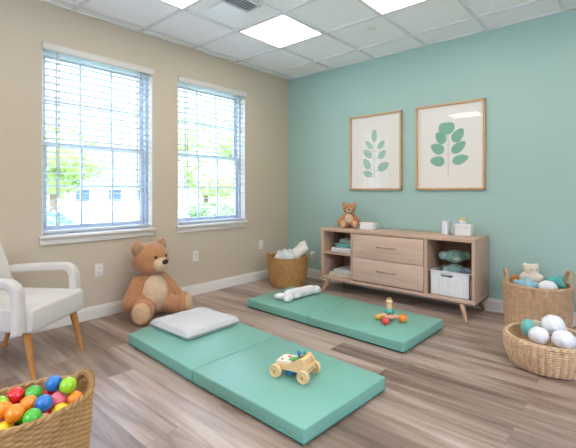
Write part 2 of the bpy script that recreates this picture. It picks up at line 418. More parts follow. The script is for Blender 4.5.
# ---------------------------------------------------------------- wall plates
def outlet(loc, rz, label, green=False):
    t = thing('wall_outlet', label, 'outlet', loc, rz, 'white wall outlets')
    link('cover_plate', B((0, -.036, -.058), (.006, .036, .058), .003, 2), M_TRIM, t)
    for s in (-1, 1):
        f = link('socket', lathe([(0, .0075), (.0145, .0075), (.0155, .0055)], 20), M_WHITEP, t, loc=(0, 0, s*.021), rot=(0, pi/2, 0))
        bm = bmesh.new()
        for yy in (-.006, .006): box(bm, (-.004, yy-.0012, .0073), (.004, yy+.0012, .0079))
        link('slot', bm, M_DARK, f, smooth=False)
outlet((0, -2.592, .43), 0, 'white outlet on the beige wall between armchair and big teddy bear')
outlet((0, -1.546, .43), 0, 'white outlet on the beige wall under the window by the green wall')
outlet((0, -.53, .45), 0, 'white outlet on the beige wall beside the corner basket')
outlet((.45, 0, .29), -pi/2, 'white outlet on the green wall between basket and dresser')
tag(link('plug_adapter', B((-.022, -.035, -.025), (.022, 0, .025), .005, 2), M_WHITEP, loc=(.45, -.008, .312)), 'small white plug in the outlet on the green wall', 'plug')

# ---------------------------------------------------------------- framed leaf prints
M_PAPER = plain('print_paper', 'e9e4de', .8, .01)
def leaf_outline(cx, cz, L, W, ang, heart=0):
    pts = []; n = 26
    for k in range(n):
        t = 2*pi*k/n; u = math.cos(t); w = math.sin(t)*(1-.22*u if not heart else 1)
        x = u*L/2; y = w*W/2
        if heart and u > .6: x -= heart*(1-abs(math.sin(t)))*L
        ca, sa = math.cos(ang), math.sin(ang); pts.append((cx+x*ca-y*sa, cz+x*sa+y*ca))
    return pts
def flat_poly(bm, pts, y0, y1):
    a = [bm.verts.new((x, y0, z)) for x, z in pts]; b = [bm.verts.new((x, y1, z)) for x, z in pts]
    bm.faces.new(a); bm.faces.new(b[::-1])
    for i in range(len(a)): j = (i+1) % len(a); bm.faces.new((a[i], b[i], b[j], a[j]))
def leaf_mat(name, c1, c2):
    m, t, b = new_mat(name); v = mapping(t, (1, 1, 1)); n = noise(t, v, 45, 4, .7)
    t.links.new(ramp(t, n, [(.3, lin(c1)), (.7, lin(c2))]), b.inputs['Base Color']); b.inputs['Roughness'].default_value = .8; return m
def picture(x0, x1, z0, z1, leaves, stem, mat, label):
    cx, cz = (x0+x1)/2, (z0+z1)/2; t = thing('framed_print', label, 'picture', (cx, 0, cz)); hx, hz = (x1-x0)/2, (z1-z0)/2; fw, d = .02, .035
    bm = bmesh.new()
    box(bm, (-hx, -d, -hz), (-hx+fw, -.001, hz), .0015, 1); box(bm, (hx-fw, -d, -hz), (hx, -.001, hz), .0015, 1)
    box(bm, (-hx, -d, -hz), (hx, -.001, -hz+fw), .0015, 1); box(bm, (-hx, -d, hz-fw), (hx, -.001, hz), .0015, 1)
    link('frame', bm, M_FRAMEW, t)
    paper = link('paper', B((-hx+fw, -.012, -hz+fw), (hx-fw, -.004, hz-fw)), M_PAPER, t, smooth=False)
    bm = bmesh.new()
    for (x, z, L, W, a, h) in leaves: flat_poly(bm, leaf_outline(x-cx, z-cz, L, W, math.radians(a), h), -.0132, -.0121)
    link('printed_leaves', bm, mat, paper, smooth=False)['label'] = 'grey-green printed leaves'
    bm = bmesh.new(); (sx0, sz0), (sx1, sz1) = stem
    box(bm, (sx0-cx-.002, -.0128, sz0-cz), (sx0-cx+.002, -.0121, sz1-cz))
    for (x, z, L, W, a, h) in leaves:
        ca, sa = math.cos(math.radians(a)), math.sin(math.radians(a)); bx, bz = x-ca*L/2, z-sa*L/2
        if abs(bx-sx0) > .004: tube(bm, [(bx-cx, -.0124, bz-cz), (sx0-cx, -.0124, bz-.03-cz)], .0014, 4)
    link('printed_stem', bm, plain('print_stem', 'a3a39a', .8, .02), paper, smooth=False)
    link('glass', B((-hx+fw, -.026, -hz+fw), (hx-fw, -.024, hz-fw)), GLASS, t, smooth=False)
picture(1.03, 1.70, 1.16, 2.043, [
    (1.357, 1.795, .145, .072, 90, 0), (1.445, 1.683, .12, .066, 48, 0), (1.288, 1.69, .125, .06, 133, 0), (1.455, 1.568, .125, .075, 42, 0),
    (1.268, 1.588, .135, .08, 140, 0), (1.474, 1.43, .15, .095, 28, 0), (1.258, 1.468, .14, .085, 122, 0), (1.268, 1.35, .13, .075, 165, 0)],
    ((1.355, 1.31), (1.353, 1.74)), leaf_mat('leaf_print_green', '8fb5a0', 'a3c6b2'), 'wood-framed print of narrow green leaves, left of the two')
picture(1.865, 2.56, 1.16, 2.047, [
    (2.188, 1.80, .15, .165, 90, .16), (2.128, 1.70, .14, .10, 128, 0), (2.302, 1.712, .155, .105, 52, 0), (2.093, 1.59, .15, .105, 150, 0),
    (2.308, 1.59, .165, .095, 38, 0), (2.093, 1.458, .15, .105, 172, 0), (2.325, 1.466, .16, .095, 18, 0)],
    ((2.205, 1.287), (2.2, 1.74)), leaf_mat('leaf_print_teal', '74ab94', '8abba6'), 'wood-framed print of broad round green leaves, right of the two')

# ---------------------------------------------------------------- dresser
DX0, DX1, DY, DZ0, DZ1 = .915, 2.592, -.462, .138, .722
d = thing('dresser', 'pale oak dresser with two drawers and open cubbies against the green wall', 'dresser', (0, 0, 0))
link('top_panel', B((DX0, DY, DZ1-.035), (DX1, -.02, DZ1), .004), M_DWOOD, d)
link('bottom_panel', B((DX0, DY, DZ0), (DX1, -.02, DZ0+.035), .004), M_DWOOD, d)
link('side_panel', B((DX0, DY+.001, DZ0+.03), (DX0+.035, -.02, DZ1-.03), .003), M_DWOODZ, d)
link('side_panel', B((DX1-.028, DY+.001, DZ0+.03), (DX1, -.02, DZ1-.03), .003), M_DWOODZ, d)
link('divider', B((1.315, DY+.002, DZ0+.035), (1.34, -.03, DZ1-.035)), M_DWOODZ, d)
link('divider', B((2.135, DY+.002, DZ0+.035), (2.165, -.03, DZ1-.035)), M_DWOODZ, d)
link('back_panel', B((DX0+.035, -.03, DZ0+.03), (DX1-.028, -.021, DZ1-.03)), M_DARKIN, d, smooth=False)
link('shelf', B((DX0+.035, DY+.01, .43), (1.315, -.03, .45), .002, 1), M_DWOOD, d)
for z0, z1 in ((.185, .425), (.431, .68)):
    dr = link('drawer', B((1.345, DY-.004, z0), (2.13, -.08, z1), .003), wood('oak_drawer_front', 'c0a18b', 'd0b5a0'), d)
    zc = (z0+z1)/2+.012; bm = bmesh.new()
    tube(bm, [(1.645, DY-.004, zc), (1.645, DY-.028, zc), (1.652, DY-.032, zc), (1.838, DY-.032, zc), (1.845, DY-.028, zc), (1.845, DY-.004, zc)], .005, 8)
    link('handle', bm, M_METAL, dr)
for fx, fy, tx, ty in ((.955, -.5, 1.0, -.41), (2.56, -.57, 2.46, -.41), (.955, -.04, 1.0, -.09), (2.55, -.035, 2.47, -.09)):
    link('leg', cyl(bmesh.new(), (fx, fy, 0), (tx, ty, DZ0+.003), .013, .024, 16), wood('dresser_leg_oak', 'a48062', 'b99576', (22, 22, 2)), d)

# things on the dresser
def stack_item(name, bm, m, loc, rz, label, cat, group=None):
    return tag(link(name, bm, m, loc=loc, rot=(0, 0, rz)), label, cat, group)
M_PALE = plain('pale_card', 'dfe3e0', .6, .02)
t = thing('small_box', 'small pale lidded box beside the little teddy bear', 'box', (1.437, -.29, DZ1+.001), -.05)
link('body', B((-.08, -.05, 0), (.08, .05, .058), .003), M_PALE, t); link('lid', B((-.083, -.053, .058), (.083, .053, .076), .003), plain('pale_lid', 'e8e0d2', .6, .02), t)
def canister(loc, r, h, m, label, lid=None, ribs=True):
    t = thing('canister', label, 'canister', loc, 0, 'white containers on the right end of the dresser')
    prof = [(0, 0), (r*.96, 0), (r, .004)]
    if ribs:
        n = 7
        for k in range(n):
            z = .008+(h-.012)*k/n; dz = (h-.012)/n; prof += [(r, z), (r, z+dz*.7), (r*.94, z+dz*.8), (r*.94, z+dz*.93)]
    prof += [(r, h-.003), (r*.9, h), (0, h)]
    link('body', lathe(prof, 28), m, t)
    if lid: link('lid', lathe([(0, h-.002), (r*.9, h-.002), (r*.94, h+.006), (r*.94, h+.02), (r*.85, h+.024), (0, h+.024)], 28), lid, t)
canister((2.243, -.2, DZ1+.001), .034, .13, plain('white_ceramic', 'dfe3e8', .35, .01), 'ribbed white canister, leftmost on the right end of the dresser')
canister((2.318, -.16, DZ1+.001), .032, .128, plain('grey_ceramic', 'b9c2c2', .4, .01), 'grey canister between white canister and white box on the dresser')
canister((2.375, -.1, DZ1+.001), .04, .135, plain('white_ceramic', 'dfe3e8', .35, .01), 'white jar with tan lid behind the white box on the dresser', plain('tan_lid', 'd8b67c', .5, .03), False)
t = thing('white_box', 'white lidded box on the right end of the dresser', 'box', (2.43, -.22, DZ1+.001), 0)
link('body', B((-.072, -.055, 0), (.072, .055, .078), .004), M_WHITEP, t); link('lid', B((-.075, -.058, .078), (.075, .058, .108), .004), M_WHITEP, t)
# things in the cubbies
G1 = 'folded linens in the left cubbies'
z = .4505
stack_item('folded_blanket', towel(.145, .16, .05, 2, 1), fabric('white_linen', 'd9dad8'), (1.155, -.24, z), .03, 'white folded blanket at the bottom of the upper cubby stack', 'blanket', G1)
stack_item('folded_towel', towel(.12, .14, .045, 2, 2), fabric('teal_linen', '5fa296'), (1.18, -.24, z+.0505), -.04, 'teal folded towel in the middle of the upper cubby stack', 'towel', G1)
stack_item('folded_towel', towel(.095, .12, .05, 2, 3), fabric('sage_linen', '93ab98'), (1.185, -.23, z+.096), .05, 'sage green folded towel on top of the upper cubby stack', 'towel', G1)
stack_item('folded_blanket', towel(.155, .17, .045, 2, 4), fabric('beige_linen', 'c3b8a2'), (1.14, -.235, DZ0+.0355), .02, 'beige folded blanket at the bottom of the lower cubby', 'blanket', G1)
stack_item('folded_blanket', towel(.125, .15, .035, 2, 5), fabric('grey_linen', 'bcbfba'), (1.165, -.25, DZ0+.081), -.03, 'light grey folded blanket lying on the beige one in the lower cubby', 'blanket', G1)
# white ribbed bin
bx0, bx1, by0, by1, bz0, bz1 = 2.187, 2.54, -.44, -.12, DZ0+.0355, .395
t = thing('storage_bin', 'white ribbed plastic storage bin in the right cubby', 'bin', ((bx0+bx1)/2, (by0+by1)/2, bz0)); hx, hy, hz = (bx1-bx0)/2, (by1-by0)/2, bz1-bz0
bm = bmesh.new(); w = .006; sl = (-.02-.035, .045-.035, hz-.045, hz-.024)
box(bm, (-hx, -hy, 0), (hx, hy, .006)); box(bm, (-hx, hy-w, 0), (hx, hy, hz)); box(bm, (-hx, -hy, 0), (-hx+w, hy, hz)); box(bm, (hx-w, -hy, 0), (hx, hy, hz))
box(bm, (-hx, -hy, 0), (hx, -hy+w, sl[2])); box(bm, (-hx, -hy, sl[3]), (hx, -hy+w, hz)); box(bm, (-hx, -hy, sl[2]), (sl[0]-.02, -hy+w, sl[3])); box(bm, (sl[1]+.02, -hy, sl[2]), (hx, -hy+w, sl[3]))
for k in range(13):
    x = -hx+.02+k*(2*hx-.04)/12; box(bm, (x-.005, -hy-.004, .015), (x+.005, -hy+.001, hz-.06), .0015, 1)
    y = -hy+.02+k*(2*hy-.04)/12; box(bm, (hx-.001, y-.005, .015), (hx+.004, y+.005, hz-.06), .0015, 1)
link('bin_body', bm, M_WHITEP, t)
bm = bmesh.new()
for a, b in (((-hx-.006, -hy-.006), (hx+.006, -hy+.008)), ((-hx-.006, hy-.008), (hx+.006, hy+.006)), ((-hx-.006, -hy), (-hx+.008, hy)), ((hx-.008, -hy), (hx+.006, hy))): box(bm, (a[0], a[1], hz-.004), (b[0], b[1], hz+.008), .003, 1)
link('rim', bm, M_WHITEP, t)
# seafoam plush sitting in the bin
t = thing('stuffed_toy', 'seafoam green plush with wide round ears sitting in the white bin', 'stuffed toy', (2.355, -.26, .19), -pi/2+.6)
bm = bmesh.new(); ell(bm, (0, 0, .16), (.09, .115, .1)); ell(bm, (.01, 0, .335), (.078, .1, .062)); cap(bm, (.03, .09, .2), (.09, .13, .17), .035, .04); cap(bm, (.03, -.09, .2), (.09, -.1, .18), .035, .04)
for s in (-1, 1): ell(bm, (0, s*.105, .34), (.03, .045, .042))
link('body', fuse(bm, .008, 5), fur('seafoam_plush', '7c9f96'), t)
for s in (-1, 1): link('inner_ear', E_((.022, s*.104, .343), (.015, .026, .028)), fur('pale_seafoam', '9fb0a2'), t)
link('muzzle', E_((.07, 0, .32), (.03, .04, .026)), fur('pale_seafoam', '9fb0a2'), t)
for s in (-1, 1): link('eye', E_((.077, s*.032, .352), .006, u=12, v=8), M_BLACK, t)
tag(link('cloth', cushion(.06, .05, .03, seed=4, wr=.01), fabric('lilac_cloth', '6d6584'), loc=(2.475, -.35, .37), rot=(.3, .2, .2)), 'dark lilac cloth bunched beside the plush in the white bin', 'cloth')

# ---------------------------------------------------------------- teddy bears
def bear(name, label, loc, rz, s, cbody, cpale, cin, csole, hyaw=.2, leg=.56, armout=.0, hz=0):
    t = thing(name, label, 'teddy bear', loc, rz); S = lambda *p: tuple(v*s for v in p)
    def hd(x, y, z):                       # head-space point, turned by hyaw about the neck
        c, n = math.cos(hyaw), math.sin(hyaw); return ((.0+x*c-y*n)*s, (x*n+y*c)*s, (z+hz)*s)
    bm = bmesh.new()
    ell(bm, S(.01, 0, .2), S(.135, .16, .2)); ell(bm, S(.03, 0, .15), S(.15, .17, .15)); ell(bm, S(0, 0, .35), S(.085, .09, .08))
    for g in (-1, 1):
        cap(bm, S(.0, g*.13, .31), S(.05+armout, g*(.2+armout), .16), .055*s, .068*s); ell(bm, S(.055+armout, g*(.205+armout), .14), S(.07, .066, .08))
        a = g*leg; c, n = math.cos(a), math.sin(a)
        cap(bm, S(.03, g*.06, .095), S(.05+.21*c, g*.04+.21*n, .09), .085*s, .082*s)
        ell(bm, S(.05+.262*c, g*.04+.262*n, .108), S(.055, .095, .108), (0, -.12, a))
    body = link('body', fuse(bm, .011*s, 7), fur(name+'_fur', cbody), t)
    bm = bmesh.new(); ell(bm, hd(0, 0, .505), S(.145, .172, .148)); ell(bm, hd(.03, 0, .455), S(.12, .15, .1), (0, 0, hyaw))
    for g in (-1, 1): ell(bm, hd(-.01, g*.14, .615), S(.034, .062, .066), (g*.3, 0, hyaw))
    head = link('head', fuse(bm, .01*s, 6), fur(name+'_fur', cbody), t)
    for g in (-1, 1):
        link('inner_ear', E_(hd(.015, g*.142, .613), S(.018, .04, .043), (g*.3, 0, hyaw)), fur(name+'_inner_ear', cin), head)
        link('eye', E_(hd(.134, g*.058, .535), S(.011, .0125, .0125), u=14, v=10), plain('bead_black', '120e0c', .15, .01), head)
    link('muzzle', E_(hd(.125, 0, .463), S(.07, .084, .066), (0, .1, hyaw)), fur(name+'_pale', cpale), head)
    link('nose', E_(hd(.19, 0, .492), S(.02, .034, .025), (0, .3, hyaw), 16, 12), plain('bear_nose', '2a1c16', .35, .02), head)
    bm = bmesh.new(); tube(bm, [hd(.189, 0, .468), hd(.19, 0, .452), hd(.184, 0, .443), hd(.178, .016, .437), hd(.165, .028, .441)], .0028*s, 6); tube(bm, [hd(.184, 0, .443), hd(.178, -.016, .437), hd(.165, -.028, .441)], .0028*s, 6)
    link('mouth', bm, plain('bear_nose', '2a1c16', .35, .02), head)
    link('belly_patch', E_(S(.078, 0, .2), S(.108, .125, .172), (0, -.1, 0), 32, 22), fur(name+'_pale', cpale), t)
    for g in (-1, 1):
        a = g*leg; c, n = math.cos(a), math.sin(a)
        link('foot_pad', E_(S(.05+.3*c, g*.04+.3*n, .11), S(.024, .074, .087), (0, -.12, a)), fur(name+'_sole', csole), t)
    return t
bear('teddy_bear', 'big brown teddy bear sitting against the beige wall beneath the windows', (.245, -2.225, 0), -.05, 1.02, 'b07c55', 'ceb190', 'a98768', 'c7a17a', .27, .66, .015)
bear('teddy_bear', 'small brown teddy bear sitting on the left end of the dresser', (1.13, -.2, DZ1+.001), -1.0, .43, 'c6957a', 'dcbba2', 'b27850', 'e8dccb', 0, .42, .05)

# ---------------------------------------------------------------- floor mats
def floor_mat_thing(c, seam, label):
    """c: near-left, near-right, far-right, far-left; seam: near, far"""
    t = thing('folding_floor_mat', label, 'floor mat', (0, 0, 0), 0, 'mint folding floor mats')
    link('panel', hexa([c[0], seam[0], seam[1], c[3]], .012, .082, .009), M_MAT, t)
    g = .004
    link('panel', hexa([(seam[0][0]+g, seam[0][1]), c[1], c[2], (seam[1][0]+g, seam[1][1])], .012, .082, .009), M_MAT, t)
    m = [sum(p[i] for p in c)/4 for i in (0, 1)]; q = [(p[0]+(m[0]-p[0])*.012, p[1]+(m[1]-p[1])*.025) for p in c]
    link('base', hexa(q, .001, .014, 0), M_BLACK, t, smooth=False)['label'] = 'thin black slab under the panels'  # flat black slab, set slightly in from the panel edges
    for P in (c,):                       # welt line around the lower edge
        bm = bmesh.new(); tube(bm, [(p[0], p[1], .017) for p in (c[0], seam[0], c[1], c[2], seam[1], c[3])], .004, 6, True); link('piping', bm, M_MATSEAM, t)
floor_mat_thing([(.81, -2.72), (2.54, -2.775), (2.575, -2.075), (.63, -1.965)], [(1.665, -2.757), (1.665, -2.02)], 'mint green folding floor mat in front, holding pillow and toy car')
floor_mat_thing([(.775, -1.49), (2.43, -1.53), (2.45, -.835), (.755, -.79)], [(1.55, -1.508), (1.543, -.81)], 'mint green folding floor mat by the dresser, farther from the camera')
t = thing('pillow', 'flat cream pillow lying on the front mat', 'pillow', (1.035, -2.285, .1135), math.radians(1))
link('cover', cushion(.246, .25, .031, 32, 12, .27, .012, 3, .002), M_PILLOW, t)
bm = bmesh.new(); pts = []
for k in range(60):
    u = 2*pi*k/60; cx_, sy_ = math.cos(u), math.sin(u); q = max(abs(cx_), abs(sy_)); pts.append((cx_/q*.244, sy_/q*.248, 0))
link('piping', tube(bm, pts, .0035, 6, True), M_PILLOW, t)
# limp white soft toy on the back mat
t = thing('stuffed_toy', 'limp white soft toy lying on the mat by the dresser', 'stuffed toy', (1.13, -1.09, .083), math.radians(80))
bm = bmesh.new()
cap(bm, (-.15, 0, .048), (.14, .01, .05), .052, .05, 10); ell(bm, (.2, 0, .045), (.06, .05, .042)); ell(bm, (-.21, .05, .034), (.07, .04, .033), (0, 0, -.5)); ell(bm, (-.2, -.05, .036), (.07, .044, .036), (0, 0, .5))
ell(bm, (.03, .02, .055), (.05, .045, .03)); ell(bm, (.25, .01, .03), (.04, .03, .022), (0, 0, .3)); ell(bm, (-.08, -.03, .03), (.045, .035, .025))
link('body', fuse(bm, .006, 5), fur('white_plush', 'dcd8d4', .06), t)
link('muzzle', E_((.245, 0, .05), (.022, .024, .02)), fur('pink_plush', 'd9bdb4', .06), t)

# ---------------------------------------------------------------- wooden toy car
ca = thing('toy_car', 'wooden toy car with coloured pegs on the front mat', 'toy car', (2.172, -2.402, .0822), math.radians(13))
bm = bmesh.new()
for s in (-1, 1):
    for x0, x1 in ((-.1, .1),): box(bm, (x0, s*.045-.012, .042), (x1, s*.045+.012, .068), .004)
box(bm, (-.1, -.055, .058), (.1, .055, .074), .005); link('chassis', bm, M_TOYW, ca)
bm = bmesh.new()
vs = [bm.verts.new(p) for y in (-.05, .05) for p in ((-.105, y, .074), (-.01, y, .074), (.0, y, .094), (-.1, y, .084))]
bm.faces.new(vs[:4]); bm.faces.new(vs[4:][::-1])
for i in range(4): j = (i+1) % 4; bm.faces.new((vs[i], vs[4+i], vs[4+j], vs[j]))
bmesh.ops.bevel(bm, geom=bm.edges[:], offset=.003, segments=2, affect='EDGES')
link('hood', bm, plain('cream_paint', 'e6dcc4', .5, .02), ca)
for s in (-1, 1):
    bm = bmesh.new(); vs = [bm.verts.new(p) for y in (s*.052-.008, s*.052+.008) for p in ((-.03, y, .07), (.1, y, .07), (.1, y, .095), (.075, y, .125), (.055, y, .125))]
    bm.faces.new(vs[:5]); bm.faces.new(vs[5:][::-1])
    for i in range(5): j = (i+1) % 5; bm.faces.new((vs[i], vs[5+i], vs[5+j], vs[j]))
    bmesh.ops.bevel(bm, geom=bm.edges[:], offset=.003, segments=2, affect='EDGES'); link('side_panel', bm, M_TOYW, ca)
link('seat_back', B((.062, -.046, .07), (.085, .046, .12), .004), M_TOYW, ca)
for x in (-.088, .088):
    link('axle', cyl(bmesh.new(), (x, -.085, .037), (x, .085, .037), .006, seg=10), M_TOYW, ca)
    for s in (-1, 1):
        w = link('wheel', lathe([(0, -.012), (.012, -.012), (.014, -.008), (.026, -.008), (.03, -.012), (.034, -.012), (.037, -.008), (.037, .008), (.034, .012), (.03, .012), (.026, .008), (.014, .008), (.012, .012), (0, .012)], 28), M_TOYW, ca, loc=(x, s*.076, .037), rot=(pi/2, 0, 0))
        link('hub', cyl(bmesh.new(), (0, 0, -.015), (0, 0, .015), .007, seg=12), plain('dark_hub', 'b07c42', .5, .02), w)
def dot(x, y, r, c, nm, z=.089): link(nm, lathe([(0, .004), (r*.8, .004), (r, .001), (r, -.004)], 16), c, ca, loc=(x, y, z), rot=(0, -.1, 0))
RED = plain('toy_red', 'd0453c', .35, .02); GRN = plain('toy_green', '4c9b3f', .35, .02); BLU = plain('toy_blue', '2d77b8', .35, .02); YEL = plain('toy_yellow', 'e3b53c', .35, .02); ORG = plain('toy_orange', 'e58324', .35, .02); TEA = plain('toy_teal', '3e9b84', .35, .02)
dot(-.045, .02, .011, RED, 'red_dot'); dot(-.07, -.025, .010, plain('toy_grey', '9a9488', .4, .02), 'grey_dot', .087)
link('green_disc', E_((-.004, -.012, .097), (.03, .02, .008), (0, -.2, .5)), GRN, ca)
bm = bmesh.new(); cyl(bm, (.01, .03, .07), (.01, .03, .115), .009, .007, 14); ell(bm, (.01, .03, .12), .013, u=16, v=12); link('blue_peg', bm, BLU, ca)
bm = bmesh.new(); cyl(bm, (.035, .035, .07), (.042, .04, .118), .007, .006, 12); ell(bm, (.042, .04, .124), .0095, u=14, v=10); link('teal_peg', bm, TEA, ca)
bm = bmesh.new(); cyl(bm, (.03, .01, .075), (.055, .03, .112), .008, .007, 12); link('yellow_peg', bm, YEL, ca)
link('blue_drum', cyl(bmesh.new(), (-.02, -.032, .03), (-.02, .032, .03), .024, seg=20), BLU, ca)

# ---------------------------------------------------------------- wooden peg toy
tt = thing('wooden_toy', 'wooden pull toy with red, orange and yellow balls on the mat by the dresser', 'toy', (2.14, -1.175, .0822), math.radians(30))
M_PINKW = wood('pink_beech', 'cf9472', 'dfab88', (8, 20, 20))
bm = bmesh.new(); ell(bm, (0, 0, .045), (.052, .042, .026)); cap(bm, (0, 0, .045), (.085, -.005, .04), .018, .013, 8); cap(bm, (0, 0, .045), (-.07, .01, .045), .018, .015, 6); cap(bm, (0, 0, .045), (-.03, -.085, .04), .016, .013, 6); cap(bm, (0, 0, .04), (0, .06, .035), .016, .012, 6)
link('body', fuse(bm, .004, 4), M_PINKW, tt)
link('orange_ball', E_((.105, -.008, .034), .034), ORG, tt)
link('red_ball', E_((-.035, -.095, .03), (.033, .03, .03)), RED, tt)
link('yellow_foot', E_((-.085, .008, .026), (.03, .024, .026)), plain('toy_mustard', 'c99a3c', .4, .02), tt)
link('rear_foot', E_((0, .07, .022), .022), M_TOYW, tt)
link('green_collar', lathe([(0, .055), (.024, .06), (.038, .073), (.037, .088), (.022, .104), (0, .104)], 20), TEA, tt)
bm = bmesh.new(); cyl(bm, (0, 0, .1), (0, 0, .145), .022, .02, 16); ell(bm, (0, 0, .162), (.026, .026, .027)); link('peg_head', bm, M_TOYW, tt)
link('peg_hat', E_((0, 0, .184), (.02, .02, .011)), wood('brown_cap', '8a5a34', '9c6a40'), tt)

# ---------------------------------------------------------------- armchair
ch = thing('armchair', 'cream upholstered armchair with honey oak legs by the left window', 'armchair', (.535, -3.375, 0), math.radians(35.6))
W2 = .285
link('seat', B((-.24, -.245, .285), (.315, W2, .436), .024, 4), M_UPH, ch)
M_ = Matrix.Translation((-.24, 0, .36)) @ Matrix.Rotation(math.radians(-20), 4, 'Y')
link('backrest', B((-.055, -.25, -.05), (.055, W2+.005, .43), .04, 4, M_), M_UPH, ch)
for s in (-1, 1):
    ax = .15 if s > 0 else .175
    path = [(-.27, .565), (-.2, .572), (-.1, .58), (0, .586), (.1, .59), (ax, .592)]
    for k in range(1, 8):
        a = pi/2*k/7; path.append((ax+.075*math.sin(a), .517+.075*math.cos(a)))
    path += [(ax+.077, .48), (ax+.079, .44), (ax+.08, .4), (ax+.08, .35), (ax+.08, .3)]
    link('arm', ribbon(path, .029, .034, W2+.012 if s > 0 else -.268), M_UPH, ch)
for fx, fy, tx, ty in ((.30, -.20, .255, -.205), (.315, .25, .25, .235), (-.27, -.205, -.2, -.205), (-.27, .225, -.2, .235)):
    link('leg', cyl(bmesh.new(), (fx, fy, 0), (tx, ty, .3), .013, .025, 18), M_LEGW, ch)

# ---------------------------------------------------------------- baskets
def basket(name, label, loc, rz, rx, ry, h, m, rows, stakes, taper=.85, bulge=.02, amp=.004, rim=.011, handle=None, sub=4, liner=None, rib=False, group='woven baskets'):
    """woven tub: taper is the bottom/top radius ratio; over-under weave is real relief"""
    t = thing(name, label, 'basket', loc, rz, group); nu = stakes*sub; nv = rows*3
    def R(v): return taper+(1-taper)*v**.8+bulge*math.sin(pi*v)
    bm = bmesh.new(); rings = []
    for j in range(nv+1):
        v = j/nv; row = j//3; ring = []
        for k in range(nu):
            th = 2*pi*k/nu; w = amp*(abs(math.cos(pi*k/sub))*1.1+.8*math.sin(pi*(j % 3)/3)) if rib else amp*math.cos(pi*k/sub+pi*row)*abs(math.sin(pi*(j % 3+.5)/3))+amp*.6*math.sin(pi*(j % 3)/3)
            ring.append(bm.verts.new(((rx*R(v)+w)*math.cos(th), (ry*R(v)+w)*math.sin(th), .004+v*(h-.004))))
        rings.append(ring)
    inner = []
    for j in range(0, nv+1, 3):
        v = j/nv; inner.append([bm.verts.new(((rx*R(v)-.012)*math.cos(2*pi*k/nu), (ry*R(v)-.012)*math.sin(2*pi*k/nu), max(.012, v*h))) for k in range(nu)])
    def strip(A, C):
        for k in range(nu): j = (k+1) % nu; bm.faces.new((A[k], A[j], C[j], C[k]))
    for A, C in zip(rings, rings[1:]): strip(A, C)
    for A, C in zip(inner, inner[1:]): strip(C, A)
    strip(rings[-1], inner[-1]); bm.faces.new(rings[0][::-1]); bm.faces.new(inner[0])
    link('basket_body', bm, m, t)
    bm = bmesh.new()
    for ph in (0, pi):                     # two-strand twisted rim
        pts = [((rx-.004+rim*.45*math.cos(k*.9+ph))*math.cos(2*pi*k/160), (ry-.004+rim*.45*math.cos(k*.9+ph))*math.sin(2*pi*k/160), h+rim*.45*math.sin(k*.9+ph)) for k in range(160)]
        tube(bm, pts, rim*.72, 6, True)
    link('rim', bm, m, t)
    for (ang, hw, hh, out) in handle or ():
        bm = bmesh.new(); pts = []
        for k in range(25):
            a = pi*k/24; dth = hw*math.cos(a); z = hh*(math.sin(a)**.6 if 0 < k < 24 else 0)
            th = ang+dth; e = 1+out*math.sin(a)
            pts.append(((rx*e-.006)*math.cos(th), (ry*e-.006)*math.sin(th), h-.02+z))
        tube(bm, pts, .0125, 8)
        # wrapped cane turns
        for k in range(2, 23):
            p, q = Vector(pts[k]), Vector(pts[k+1]); dd = (q-p).normalized(); u = dd.orthogonal().normalized(); v_ = dd.cross(u)
            tube(bm, [p+(u*math.cos(b)+v_*math.sin(b))*.013 for b in [2*pi*i/8 for i in range(8)]], .0025, 4, True)
        link('handle', bm, m, t)
    if liner: link('liner', lathe([(0, liner), (.9*min(rx, ry), liner), (.9*min(rx, ry), liner-.004), (0, liner-.004)], 24, rx/min(rx, ry), ry/min(rx, ry)), m, t)
    return t
M_WK1 = wicker('golden_wicker', '94703f', 'b48d5a'); M_WK2 = wicker('tan_wicker', 'a98560', 'cba984'); M_WK3 = wicker('pale_wicker', 'b08e68', 'd2b18c'); M_WK4 = wicker('amber_rope', 'a0743c', 'b88a54')
basket('wicker_basket', 'golden oval wicker basket full of coloured balls, nearest the camera', (2.083, -3.733, 0), 0, .158, .222, .418, M_WK1, 48, 54, .8, .03, .0026, .010, ((pi/2, .42, .05, .0),), 4, .255)
basket('wicker_basket', 'tall tan wicker basket with two loop handles against the green wall', (3.03, -.275, 0), 0, .243, .243, .372, M_WK2, 24, 38, .94, .0, .008, .011, ((math.radians(200), .3, .125, .0), (math.radians(22), .34, .13, .0)), 6, .22, True)
basket('wicker_basket', 'low wide pale wicker basket in front of the tall one', (3.218, -1.055, 0), 0, .25, .25, .19, M_WK3, 13, 40, .84, .05, .008, .012, None, 6, .09, True)
basket('wicker_basket', 'amber rope basket in the corner beside the dresser', (.465, -.53, 0), 0, .245, .245, .35, M_WK4, 17, 26, .84, .05, .002, .009, ((pi*1.2, .2, .05, .05), (.15, .2, .04, .05)), 4, .2)

